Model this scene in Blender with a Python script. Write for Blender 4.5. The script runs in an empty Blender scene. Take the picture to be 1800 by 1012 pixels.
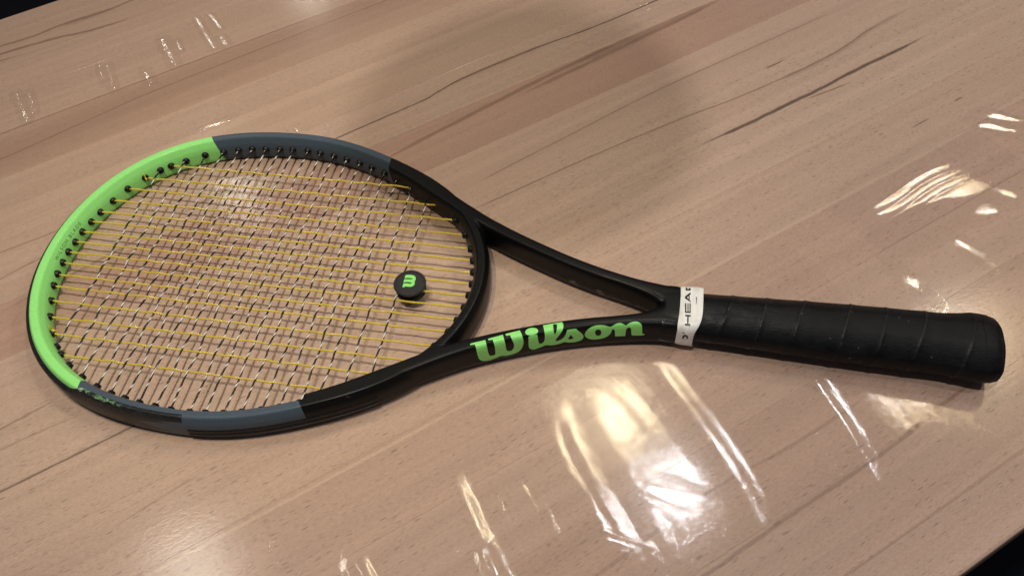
import bpy, bmesh, math, random
import numpy as np
from mathutils import Vector, Matrix, geometry
from mathutils.bvhtree import BVHTree

SC = bpy.context.scene
COL = SC.collection
rng = np.random.default_rng(7)
random.seed(7)

# ------------------------------------------------------------------ camera
CAM = np.array([0.1041, -0.5582, 0.4958])
RW = np.array([[0.8570443755682459, -0.5131897732927265, -0.04594774090850633],
               [-0.431916632195806, -0.6669561259230031, -0.6071388217915337],
               [0.28093230704115907, 0.5401905059157732, -0.7932661950310205]])   # rows: right, down, forward
FPX = 1500.0
cam_d = bpy.data.cameras.new('camera')
cam_d.sensor_width = 36.0
cam_d.lens = 36.0 * FPX / 1800.0
cam_d.clip_start = 0.01
cam_d.clip_end = 100.0
cam = bpy.data.objects.new('camera', cam_d)
COL.objects.link(cam)
mw = Matrix.Identity(4)
for r in range(3):
    mw[r][0] = RW[0][r]; mw[r][1] = -RW[1][r]; mw[r][2] = -RW[2][r]; mw[r][3] = CAM[r]
cam.matrix_world = mw
SC.camera = cam

# ------------------------------------------------------------------ world, lamps, exposure
wd = bpy.data.worlds.new('World')
SC.world = wd
wd.use_nodes = True
bg = wd.node_tree.nodes['Background']
bg.inputs[0].default_value = (0.80, 0.86, 1.0, 1)
bg.inputs[1].default_value = 0.085
SC.view_settings.view_transform = 'Standard'
SC.view_settings.look = 'None'
SC.view_settings.exposure = 0.0
SC.view_settings.gamma = 1.0

L_WARM = np.array([0.804, 0.271, 1.48])      # bulb of the pendant lamp mirrored in the film
L_WHITE = np.array([0.910, 0.124, 1.75])     # cool white spot lamp
L_WARM2 = np.array([1.837, -0.026, 1.60])
L_WHITE2 = np.array([2.032, 0.097, 1.90])
L_FAR = np.array([0.328, 2.617, 2.40])         # lamp across the room

L_FAR2 = np.array([1.325, 4.30, 2.40])         # another lamp across the room


def lamp(name, loc, power, color, radius):
    d = bpy.data.lights.new(name, 'POINT')
    d.energy = power; d.color = color; d.shadow_soft_size = radius
    o = bpy.data.objects.new(name, d)
    o.location = loc
    COL.objects.link(o)
    return o


def disc_lamp(name, loc, power, color, size, target=None):
    d = bpy.data.lights.new(name, 'AREA')
    d.shape = 'DISK'; d.size = size; d.energy = power; d.color = color
    o = bpy.data.objects.new(name, d)
    o.location = loc
    t = Vector(target) if target is not None else Vector((loc[0], loc[1], 0))
    o.rotation_euler = (t - Vector(loc)).to_track_quat('-Z', 'Y').to_euler()
    COL.objects.link(o)
    return o


def spot(name, loc, target, power, color, radius, deg, blend):
    d = bpy.data.lights.new(name, 'SPOT')
    d.energy = power; d.color = color; d.shadow_soft_size = radius
    d.spot_size = math.radians(deg); d.spot_blend = blend
    o = bpy.data.objects.new(name, d)
    o.location = loc
    o.rotation_euler = (Vector(target) - Vector(loc)).to_track_quat('-Z', 'Y').to_euler()
    COL.objects.link(o)
    return o


spot('pendant_over_head', (0.06, -0.26, 0.79), (0.17, -0.08, 0.0), 9.5, (1.0, 0.84, 0.54), 0.013, 60, 1.0)
lamp('pendant_over_handle', (0.76, -0.68, 0.82), 5.0, (1.0, 0.95, 0.88), 0.028)
lamp('side_lamp', (1.40, -0.80, 1.62), 5.5, (1.0, 0.97, 0.93), 0.045)
lamp('ceiling_lamp', (0.0, -0.53, 1.90), 55.0, (1.0, 0.955, 0.90), 0.027)
lamp('pendant_bulb', L_WARM, 6.5, (1.0, 0.86, 0.55), 0.045)
disc_lamp('pendant_shade', L_WARM + np.array([0.03, 0.09, 0.03]), 1.2, (1.0, 0.86, 0.58), 0.34)
lamp('white_lamp', L_WHITE, 12.0, (0.96, 0.98, 1.0), 0.042)
disc_lamp('added_warm_glare', L_WARM2, 3.4, (1.0, 0.76, 0.38), 0.25, (0.55, -0.38, 0))  # lamp added to put golden glare on the right-hand film folds
lamp('added_white_glare', L_WHITE2, 11.0, (0.96, 0.98, 1.0), 0.05)  # extra lamp without a known source, for white glare in the same folds
lamp('second_far_lamp', L_FAR2, 20.0, (1.0, 0.95, 0.85), 0.05)
lamp('far_lamp', L_FAR, 14.0, (1.0, 0.92, 0.75), 0.04)
disc_lamp('soft_lamp', (-0.313, 0.62, 1.75), 3.6, (1.0, 0.92, 0.78), 0.20)

# ------------------------------------------------------------------ helpers


def link(name, me, mat=None, parent=None, smooth=False):
    o = bpy.data.objects.new(name, me)
    COL.objects.link(o)
    if mat is not None and not me.materials:
        for m in (mat if isinstance(mat, (list, tuple)) else [mat]):
            me.materials.append(m)
    if parent is not None:
        o.parent = parent
    if smooth:
        me.polygons.foreach_set('use_smooth', np.ones(len(me.polygons), dtype=bool))
    return o


def empty(name, label, cat, mtx=None):
    o = bpy.data.objects.new(name, None)
    o.empty_display_size = 0.05
    COL.objects.link(o)
    o['label'] = label; o['category'] = cat
    if mtx is not None:
        o.matrix_world = mtx
    return o


def mesh(name, verts, faces):
    me = bpy.data.meshes.new(name)
    me.from_pydata([tuple(map(float, v)) for v in verts], [], [tuple(map(int, f)) for f in faces])
    me.update()
    return me


def frames(P, closed=False, up=(0, 0, 1)):
    """tangent, in-plane normal, up for a path lying near a plane"""
    P = np.asarray(P, float)
    if closed:
        T = np.roll(P, -1, 0) - np.roll(P, 1, 0)
    else:
        T = np.gradient(P, axis=0)
    T /= np.linalg.norm(T, axis=1)[:, None]
    U = np.tile(np.asarray(up, float), (len(P), 1))
    N = np.cross(T, U); N /= np.linalg.norm(N, axis=1)[:, None]
    B = np.cross(N, T)
    return T, N, B


def sweep(name, P, prof, closed=False, cap=True):
    """prof: (n_path, n_prof, 2) or (n_prof, 2) offsets along in-plane normal and up"""
    P = np.asarray(P, float)
    T, N, B = frames(P, closed)
    n = len(P)
    prof = np.asarray(prof, float)
    if prof.ndim == 2:
        prof = np.tile(prof, (n, 1, 1))
    m = prof.shape[1]
    V = P[:, None, :] + prof[:, :, 0:1] * N[:, None, :] + prof[:, :, 1:2] * B[:, None, :]
    V = V.reshape(-1, 3)
    F = []
    for i in range(n if closed else n - 1):
        a = i * m; b = ((i + 1) % n) * m
        for j in range(m):
            k = (j + 1) % m
            F.append((a + j, a + k, b + k, b + j))
    if not closed and cap:
        F.append(tuple(range(m - 1, -1, -1)))
        F.append(tuple((n - 1) * m + j for j in range(m)))
    return mesh(name, V, F)


def superell(a, b, e, m=32, e2=None):
    t = np.linspace(0, 2 * np.pi, m, endpoint=False) + np.pi / m
    c, s = np.cos(t), np.sin(t)
    return np.stack([a * np.sign(c) * np.abs(c) ** (2 / e), b * np.sign(s) * np.abs(s) ** (2 / (e2 or e))], 1)


def string_tube(name, P, rad, m=8):
    """round tube with a UV map: u round the string, v along it in millimetres"""
    P = np.asarray(P, float)
    T, N, B = frames(P)
    n = len(P)
    t = np.linspace(0, 2 * np.pi, m, endpoint=False)
    V = P[:, None, :] + rad * (np.cos(t)[None, :, None] * N[:, None, :] + np.sin(t)[None, :, None] * B[:, None, :])
    s = np.concatenate([[0], np.cumsum(np.linalg.norm(np.diff(P, axis=0), axis=1))]) * 1000
    F = []; UV = []
    for i in range(n - 1):
        for j in range(m):
            k = (j + 1) % m
            F.append((i * m + j, i * m + k, (i + 1) * m + k, (i + 1) * m + j))
            UV += [(j / m, s[i]), ((j + 1) / m, s[i]), ((j + 1) / m, s[i + 1]), (j / m, s[i + 1])]
    me = mesh(name, V.reshape(-1, 3), F)
    uv = me.uv_layers.new(name='uv')
    uv.data.foreach_set('uv', np.array(UV, dtype=np.float32).ravel())
    return me


def lathe(name, prof, m=24):
    V = []; F = []
    n = len(prof)
    for r, z in prof:
        for j in range(m):
            a = 2 * math.pi * j / m
            V.append((r * math.cos(a), r * math.sin(a), z))
    for i in range(n - 1):
        for j in range(m):
            k = (j + 1) % m
            F.append((i * m + j, i * m + k, (i + 1) * m + k, (i + 1) * m + j))
    F.append(tuple(range(m - 1, -1, -1)))
    F.append(tuple((n - 1) * m + j for j in range(m)))
    return mesh(name, V, F)


def interp(x, xs, ys):
    """smooth cubic (Catmull-Rom style) interpolation"""
    xs = np.asarray(xs, float); ys = np.asarray(ys, float)
    d = np.gradient(ys, xs)
    x = np.clip(np.asarray(x, float), xs[0], xs[-1])
    i = np.clip(np.searchsorted(xs, x) - 1, 0, len(xs) - 2)
    h = xs[i + 1] - xs[i]; t = (x - xs[i]) / h
    return ((2 * t**3 - 3 * t**2 + 1) * ys[i] + (t**3 - 2 * t**2 + t) * h * d[i]
            + (-2 * t**3 + 3 * t**2) * ys[i + 1] + (t**3 - t**2) * h * d[i + 1])


def sstep(a, b, x):
    t = np.clip((np.asarray(x, float) - a) / (b - a), 0, 1)
    return t * t * (3 - 2 * t)


# ------------------------------------------------------------------ node helpers
class NT:
    def __init__(self, name):
        self.mat = bpy.data.materials.new(name)
        self.mat.use_nodes = True
        self.t = self.mat.node_tree
        self.t.nodes.clear()
        self.out = self.n('ShaderNodeOutputMaterial')

    def n(self, typ, **kw):
        nd = self.t.nodes.new(typ)
        for k, v in kw.items():
            setattr(nd, k, v)
        return nd

    def put(self, sock, v):
        if isinstance(v, bpy.types.NodeSocket):
            self.t.links.new(v, sock)
        elif v is not None:
            if isinstance(v, (tuple, list)) and len(v) == 3 and len(sock.default_value) == 4:
                v = (*v, 1)
            sock.default_value = v

    def math(self, op, a, b=None, c=None, clamp=False):
        nd = self.n('ShaderNodeMath', operation=op, use_clamp=clamp)
        self.put(nd.inputs[0], a)
        if b is not None: self.put(nd.inputs[1], b)
        if c is not None: self.put(nd.inputs[2], c)
        return nd.outputs[0]

    def mix(self, f, a, b):
        nd = self.n('ShaderNodeMix', data_type='RGBA')
        self.put(nd.inputs[0], f); self.put(nd.inputs[6], a); self.put(nd.inputs[7], b)
        return nd.outputs[2]

    def mixmul(self, f, a, b):
        nd = self.n('ShaderNodeMix', data_type='RGBA', blend_type='MULTIPLY')
        self.put(nd.inputs[0], f); self.put(nd.inputs[6], a); self.put(nd.inputs[7], b)
        return nd.outputs[2]

    def n_grey(self, v):
        nd = self.n('ShaderNodeCombineColor')
        for k in range(3): self.put(nd.inputs[k], v)
        return nd.outputs[0]

    def rng(self, v, a, b, c=0.0, d=1.0, smooth=True):
        nd = self.n('ShaderNodeMapRange', interpolation_type='SMOOTHSTEP' if smooth else 'LINEAR')
        self.put(nd.inputs[0], v); self.put(nd.inputs[1], a); self.put(nd.inputs[2], b)
        self.put(nd.inputs[3], c); self.put(nd.inputs[4], d)
        return nd.outputs[0]

    def obj(self):
        return self.n('ShaderNodeTexCoord').outputs['Object']

    def scale(self, v, s, off=(0, 0, 0)):
        nd = self.n('ShaderNodeMapping')
        self.put(nd.inputs[0], v)
        nd.inputs['Scale'].default_value = s
        nd.inputs['Location'].default_value = off
        return nd.outputs[0]

    def noise(self, v, scale=1.0, detail=2.0, rough=0.5, dist=0.0):
        nd = self.n('ShaderNodeTexNoise')
        self.put(nd.inputs['Vector'], v)
        nd.inputs['Scale'].default_value = scale
        nd.inputs['Detail'].default_value = detail
        nd.inputs['Roughness'].default_value = rough
        nd.inputs['Distortion'].default_value = dist
        return nd.outputs[0]

    def xyz(self, v):
        nd = self.n('ShaderNodeSeparateXYZ')
        self.put(nd.inputs[0], v)
        return nd.outputs

    def vec(self, x, y, z):
        nd = self.n('ShaderNodeCombineXYZ')
        self.put(nd.inputs[0], x); self.put(nd.inputs[1], y); self.put(nd.inputs[2], z)
        return nd.outputs[0]

    def bump(self, h, strength, dist=0.001, normal=None):
        nd = self.n('ShaderNodeBump')
        self.put(nd.inputs['Height'], h)
        nd.inputs['Strength'].default_value = strength
        nd.inputs['Distance'].default_value = dist
        if normal is not None: self.put(nd.inputs['Normal'], normal)
        return nd.outputs[0]

    def curve(self, x, pts):
        """pts in 0..1 x 0..1"""
        nd = self.n('ShaderNodeFloatCurve')
        c = nd.mapping.curves[0]
        nd.mapping.use_clip = False
        nd.mapping.extend = 'HORIZONTAL'
        while len(c.points) > 2:
            c.points.remove(c.points[-1])
        c.points[0].location = pts[0]; c.points[1].location = pts[-1]
        for p in pts[1:-1]:
            c.points.new(*p)
        nd.mapping.update()
        self.put(nd.inputs['Value'], x)
        return nd.outputs[0]

    def bsdf(self, color, rough=0.5, spec=0.5, normal=None, coat=0.0, coat_rough=0.1, metallic=0.0, coat_normal=None):
        p = self.n('ShaderNodeBsdfPrincipled')
        self.put(p.inputs['Base Color'], color)
        self.put(p.inputs['Roughness'], rough)
        self.put(p.inputs['Specular IOR Level'], spec)
        self.put(p.inputs['Metallic'], metallic)
        self.put(p.inputs['Coat Weight'], coat)
        self.put(p.inputs['Coat Roughness'], coat_rough)
        if normal is not None: self.put(p.inputs['Normal'], normal)
        if coat_normal is not None: self.put(p.inputs['Coat Normal'], coat_normal)
        return p

    def done(self, sh):
        self.put(self.out.inputs[0], sh.outputs[0] if hasattr(sh, 'outputs') else sh)
        return self.mat


# ------------------------------------------------------------------ materials
GREEN = (0.29, 0.76, 0.225)
SLATE = (0.053, 0.075, 0.105)


def mat_plain(name, color, rough=0.5, spec=0.5, coat=0.0, noise_amt=0.0, noise_scale=400, bump=0.0):
    t = NT(name)
    c = color
    nz = t.noise(t.obj(), noise_scale, 3)
    if noise_amt:
        c = t.mix(t.rng(nz, 0.35, 0.7), color, tuple(min(1, x * (1 + noise_amt) + 0.004) for x in color))
    nrm = t.bump(nz, bump, 0.0006) if bump else None
    return t.done(t.bsdf(c, rough, spec, nrm, coat))


def mat_frame():
    t = NT('frame_paint')
    o = t.obj()
    x, y, z = t.xyz(o)
    nz = t.noise(o, 900, 2)
    ay = t.math('ABSOLUTE', y)
    # the two ends of the green arc differ: far side slopes with the wall, near side is cut square
    farlim = t.math('ADD', 0.0853, t.math('ADD', t.math('MULTIPLY', t.math('SUBTRACT', 0.1215, y), 0.70),
                                            t.math('MULTIPLY', t.math('SUBTRACT', 0.0085, z), 0.22)))
    nearlim = t.math('ADD', 0.0885, t.math('MULTIPLY', t.math('SUBTRACT', t.math('MULTIPLY', y, -1.0), 0.109), 0.12))
    isfar = t.math('GREATER_THAN', y, 0.0)
    lim = t.math('ADD', t.math('MULTIPLY', isfar, farlim), t.math('MULTIPLY', t.math('SUBTRACT', 1.0, isfar), nearlim))
    blk_far = t.math('ADD', 0.2425, t.math('MULTIPLY', t.math('SUBTRACT', 0.0085, z), 0.12))
    blk_near = t.math('ADD', 0.2405, t.math('MULTIPLY', t.math('SUBTRACT', t.math('MULTIPLY', y, -1.0), 0.1105), 0.75))
    blim = t.math('ADD', t.math('MULTIPLY', isfar, blk_far), t.math('MULTIPLY', t.math('SUBTRACT', 1.0, isfar), blk_near))
    s1 = t.rng(t.math('SUBTRACT', x, lim), -0.0002, 0.0002)
    s2 = t.rng(t.math('SUBTRACT', x, blim), -0.0002, 0.0002)
    speck = t.rng(t.noise(o, 1600, 2), 0.70, 0.76)
    green = t.mix(t.rng(nz, 0.3, 0.8), GREEN, (0.25, 0.69, 0.19))
    green = t.mix(t.math('MULTIPLY', speck, 0.5), green, (0.03, 0.08, 0.03))
    slate = t.mix(t.rng(nz, 0.3, 0.8), SLATE, (0.062, 0.086, 0.118))
    black = t.mix(t.rng(nz, 0.35, 0.8), (0.0022, 0.0024, 0.0028), (0.0046, 0.0048, 0.0052))
    black = t.mix(t.math('MULTIPLY', t.rng(t.noise(o, 1100, 3, 0.6), 0.69, 0.74), 0.4), black, (0.09, 0.09, 0.095))
    slate = t.mix(t.math('MULTIPLY', speck, 0.35), slate, (0.16, 0.18, 0.21))
    c = t.mix(s2, t.mix(s1, green, slate), black)
    # chipped paint; also reflections painted as pale flecks on the near hoop
    chip_flecks = None
    cn = t.noise(o, 1500, 3, 0.7)
    for p, r in [((0.4655, -0.0165, 0.010), 0.0046), ((0.4000, 0.0222, -0.0070), 0.0100), ((0.4200, 0.0150, -0.0070), 0.0080), ((0.4480, 0.0080, -0.0065), 0.0050),
                 ((0.0555, 0.1010, 0.010), 0.0016), ((0.345, -0.0375, 0.002), 0.003), ((0.200, -0.1285, -0.004), 0.006),
                 ((0.232, -0.1230, 0.003), 0.003), ((0.272, -0.103, 0.010), 0.006), ((0.300, -0.088, 0.010), 0.004)]:
        d = t.n('ShaderNodeVectorMath', operation='DISTANCE')
        t.put(d.inputs[0], o); d.inputs[1].default_value = p
        f = t.rng(d.outputs['Value'], r, r * 0.15)
        chip_flecks = f if chip_flecks is None else t.math('MAXIMUM', chip_flecks, f)
    chip_fleck = t.rng(t.math('MULTIPLY', t.math('POWER', chip_flecks, 0.5), cn), 0.565, 0.60)
    c = t.mix(chip_fleck, c, (0.62, 0.62, 0.58))
    rgh = t.math('ADD', t.math('MULTIPLY', s2, 0.06), t.rng(nz, 0.2, 0.8, 0.32, 0.40))
    b = t.bump(t.noise(o, 2200, 2), 0.06, 0.0004)
    return t.done(t.bsdf(c, rgh, 0.15, b, coat=0.05, coat_rough=0.14))


def mat_bumper():
    t = NT('bumper_plastic')
    o = t.obj()
    x, y, z = t.xyz(o)
    w = t.noise(t.scale(o, (260, 260, 700)), 1.0, 4, 0.7)
    # scuffed stretch on the near side, with paint scraped off along its upper edge
    zone = t.math('MULTIPLY', t.math('MULTIPLY', t.rng(x, 0.075, 0.095), t.rng(x, 0.172, 0.160)), t.math('LESS_THAN', y, -0.09))
    up = t.math('MULTIPLY', t.rng(z, 0.0092, 0.0112), t.rng(x, 0.150, 0.11))
    scr = t.math('MULTIPLY', zone, t.rng(t.math('ADD', w, t.math('MULTIPLY', up, 0.17)), 0.63, 0.72))
    base = t.mix(t.rng(w, 0.3, 0.7), (0.006, 0.006, 0.0065), (0.016, 0.017, 0.019))
    scrape = t.mix(t.rng(t.noise(o, 330, 2), 0.48, 0.58), (0.13, 0.30, 0.11), (0.34, 0.36, 0.36))
    scrape = t.mix(t.rng(x, 0.110, 0.135), scrape, (0.05, 0.065, 0.095))
    c = t.mix(scr, base, scrape)
    return t.done(t.bsdf(c, 0.42, 0.4, t.bump(w, 0.35, 0.0008)))


def mat_main_string():
    t = NT('yellow_string')
    nz = t.noise(t.obj(), 300, 2)
    c = t.mix(t.rng(nz, 0.3, 0.7), (0.64, 0.48, 0.03), (0.76, 0.59, 0.06))
    p = t.bsdf(c, 0.22, 0.5, coat=0.3)
    t.put(p.inputs['Transmission Weight'], 0.25)
    return t.done(p)


def mat_cross_string():
    t = NT('twisted_string')
    uv = t.n('ShaderNodeUVMap').outputs[0]
    u, v, _ = t.xyz(uv)
    nz = t.noise(t.obj(), 90, 1)
    ph = t.math('ADD', t.math('ADD', u, t.math('DIVIDE', v, 11.0)), t.math('MULTIPLY', nz, 0.9))
    fr = t.math('FRACT', ph)
    w = t.math('MULTIPLY', t.rng(fr, 0.0, 0.05), t.rng(fr, 0.36, 0.30))
    c = t.mix(w, (0.006, 0.006, 0.007), (0.62, 0.60, 0.58))
    return t.done(t.bsdf(c, 0.3, 0.5))


def mat_grip():
    t = NT('overgrip_black')
    o = t.obj()
    n1 = t.noise(o, 120, 4, 0.6)
    n2 = t.noise(t.scale(o, (260, 1200, 1200)), 1.0, 2)
    sm = t.math('MULTIPLY', t.rng(t.xyz(o)[0], 0.565, 0.535), t.rng(n1, 0.35, 0.65))
    c = t.mix(t.rng(n1, 0.35, 0.75), (0.0026, 0.0028, 0.0036), (0.0060, 0.0062, 0.0072))
    r = t.math('SUBTRACT', t.rng(n1, 0.3, 0.7, 0.46, 0.62), t.math('MULTIPLY', sm, 0.24))
    speck = t.rng(t.noise(o, 240, 1), 0.765, 0.79)
    c = t.mix(t.math('MULTIPLY', speck, 0.5), c, (0.16, 0.15, 0.15))
    b = t.bump(t.math('ADD', n1, t.math('MULTIPLY', n2, 0.4)), 0.30, 0.0012)
    # the edge of each turn of the wrap is rubbed shiny and paler
    gx, gy, gz = t.xyz(o)
    ang = t.math('DIVIDE', t.math('ARCTAN2', gz, t.math('ADD', gy, 0.0018)), 2 * math.pi)
    wv = t.math('MULTIPLY', t.math('SINE', t.math('MULTIPLY', gx, 83.0)), 0.09)
    wv = t.math('ADD', wv, t.math('MULTIPLY', t.math('SINE', t.math('ADD', t.math('MULTIPLY', ang, 6 * math.pi), t.math('MULTIPLY', gx, 210.0))), 0.02))
    ph = t.math('FRACT', t.math('ADD', t.math('ADD', t.math('ADD', t.math('DIVIDE', t.math('SUBTRACT', gx, 0.4895), 0.0255), wv), ang), 1.16))
    edge = t.math('MULTIPLY', t.rng(ph, 0.045, 0.012), t.rng(gx, 0.664, 0.655))
    wear = t.math('MULTIPLY', edge, t.rng(n1, 0.38, 0.62))
    c = t.mix(wear, c, (0.016, 0.016, 0.016))
    r = t.math('SUBTRACT', r, t.math('MULTIPLY', edge, 0.12))
    return t.done(t.bsdf(c, r, 0.16, b))


def mat_tape():
    t = NT('white_tape')
    o = t.obj()
    n1 = t.noise(t.scale(o, (500, 90, 90)), 1.0, 3)
    grime = t.noise(o, 260, 4, 0.65)
    c = t.mix(t.rng(n1, 0.3, 0.8), (0.80, 0.80, 0.78), (0.68, 0.68, 0.67))
    c = t.mix(t.math('MULTIPLY', t.rng(grime, 0.52, 0.72), 0.35), c, (0.42, 0.40, 0.37))
    return t.done(t.bsdf(c, 0.38, 0.5, t.bump(n1, 0.25, 0.0008)))


def mat_film():
    t = NT('clear_film')
    o = t.obj()
    fine = t.noise(o, 900, 3, 0.6)
    mid = t.noise(o, 160, 2, 0.5)
    scratch = t.noise(t.scale(o, (900, 90, 1)), 1.0, 2)
    h = t.math('ADD', t.math('ADD', t.math('MULTIPLY', fine, 0.25), t.math('MULTIPLY', mid, 0.55)), t.math('MULTIPLY', scratch, 0.10))
    nrm = t.bump(h, 0.10, 0.0016)
    geo = t.n('ShaderNodeNewGeometry')
    dt = t.n('ShaderNodeVectorMath', operation='DOT_PRODUCT')
    t.put(dt.inputs[0], geo.outputs['Incoming']); t.put(dt.inputs[1], geo.outputs['Normal'])
    ca = t.math('ABSOLUTE', dt.outputs['Value'])
    fac = t.math('ADD', 0.036, t.math('MULTIPLY', 0.964, t.math('POWER', t.math('SUBTRACT', 1.0, ca, clamp=True), 5.0)), clamp=True)
    g = t.n('ShaderNodeBsdfGlossy')
    t.put(g.inputs['Roughness'], 0.07)
    t.put(g.inputs['Normal'], nrm)
    tr = t.n('ShaderNodeBsdfTransparent')
    mx = t.n('ShaderNodeMixShader')
    t.put(mx.inputs[0], fac); t.put(mx.inputs[1], tr.outputs[0]); t.put(mx.inputs[2], g.outputs[0])
    return t.done(mx)


# streaks of heartwood, cracks and pale lines, in table coordinates (millimetres): points, half width, strength, colour key
X_LO, X_HI = -300.0, 900.0
DARK, BROWN, PALE, ROSE = (0.075, 0.038, 0.024), (0.155, 0.080, 0.050), (0.60, 0.46, 0.34), (0.235, 0.125, 0.085)
STREAKS = [
    ([(-60, -34), (14, -25), (49, -20.5), (85, -16.5)], 1.6, 0.55, BROWN),
    ([(85, -14), (120, -8), (150, -5), (199, -6)], 2.6, 0.55, BROWN),
    ([(199, -2), (241, 0), (285, 1), (318, 1.5), (339, 5), (377, 9), (415, 9), (453, 8), (492, 5), (541, 4), (581, 5), (660, 4)], 0.9, 0.85, DARK),
    ([(330, 3), (377, 8.2), (430, 8.5), (480, 6)], 2.2, 0.32, BROWN),
    ([(240, -50), (267, -46), (328, -40), (374, -36), (412, -33), (498, -28.5), (532, -27.5)], 2.3, 0.55, BROWN),
    ([(385, -41), (452, -38), (525, -35), (570, -33), (640, -29)], 2.4, 0.5, BROWN),
    ([(440, -33), (498, -31), (560, -30), (640, -28)], 4.0, 0.4, BROWN),
    ([(290, -115), (343, -111), (399, -108), (469, -104), (513, -102.5), (592, -103), (720, -104)], 0.8, 0.55, BROWN),
    ([(270, -134), (301, -137), (360, -138), (403, -139), (486, -143), (574, -150), (638, -151), (717, -142), (757, -139)], 0.9, 0.6, BROWN),
    ([(575, -150), (638, -152), (717, -143), (780, -139)], 2.6, 0.28, BROWN),
    ([(475, -178), (507, -178.5), (525, -179.3), (547, -179.6), (583, -179.3), (616, -179.8), (647, -178.5), (679, -178.3), (717, -178.6), (758, -175)], 1.9, 0.85, DARK),
    ([(590, -182.5), (605, -184), (635, -187), (650, -188)], 0.9, 0.7, BROWN),
    ([(592, -131.8), (608, -132.8), (621, -131.6)], 0.9, 0.8, DARK),
    ([(-60, 298), (9, 294), (57, 289), (105, 280), (150, 277.5)], 2.0, 0.66, BROWN),
    ([(-60, 306), (11, 307), (43, 305), (72, 308), (109, 305.5), (144, 309), (190, 312)], 1.8, 0.62, BROWN),
    ([(60, 304), (90, 306), (130, 304)], 4.0, 0.35, BROWN),
    ([(-60, 286), (7, 283), (43, 277.5)], 1.2, 0.65, BROWN),
    ([(-100, 172), (100, 173.5), (309, 174)], 0.8, 0.5, BROWN),
    ([(-100, 134), (-20, 139), (59, 147), (109, 152), (186, 155), (301, 157), (373, 158), (480, 160)], 1.0, 0.55, BROWN),
    ([(-120, 138), (-24, 143), (52, 146), (134, 151), (191, 155), (362, 160), (480, 163)], 22.0, 0.32, ROSE),
        ([(-120, -183.2), (-79, -183), (-20, -182.6), (8, -182.4), (50, -182.3)], 1.0, 0.65, DARK),
    ([(-120, -140), (-70, -136), (-41, -133.5), (-20, -132)], 0.9, 0.55, BROWN),
    ([(-120, -158), (-73, -152), (-37, -153), (0, -156)], 0.7, 0.4, BROWN),
    ([(-60, 30), (-18, 27), (20, 26)], 0.9, 0.5, BROWN),
    ([(-80, -3), (-45, 0), (-18, 4), (10, 6)], 0.9, 0.5, BROWN),
    ([(180, -462), (268, -460), (330, -458.5), (396, -458), (427, -457), (467, -453), (520, -452)], 1.5, 0.45, BROWN),
    ([(150, -430), (235, -426), (305, -421), (363, -424), (401, -424), (450, -421)], 1.3, 0.30, BROWN),
    ([(300, -501.5), (386, -502), (480, -501.5), (600, -501)], 0.9, 0.28, BROWN),
    ([(-200, -287), (22, -287), (94, -287.5), (300, -286)], 1.3, 0.30, PALE),
    ([(330, -285.2), (387, -284.8), (450, -284.3), (514, -284.6), (700, -284.5)], 1.8, 0.36, PALE),
    ([(640, -259), (656, -257.5), (670, -258)], 0.7, 0.6, DARK),
    ([(696, -254.5), (703, -254), (710, -254.5)], 0.9, 0.7, DARK),
    ([(-30, -247), (-4, -244), (26, -241), (47, -239.5)], 0.8, 0.35, BROWN),
    ([(500, -340), (600, -339.5), (720, -340)], 0.8, 0.22, BROWN),
    ([(560, 12), (640, 10), (740, 14)], 2.0, 0.4, BROWN),
    ([(600, 60), (700, 64), (820, 62)], 1.2, 0.4, BROWN),
    ([(420, 250), (520, 255), (640, 252)], 1.5, 0.35, BROWN),
]


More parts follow.
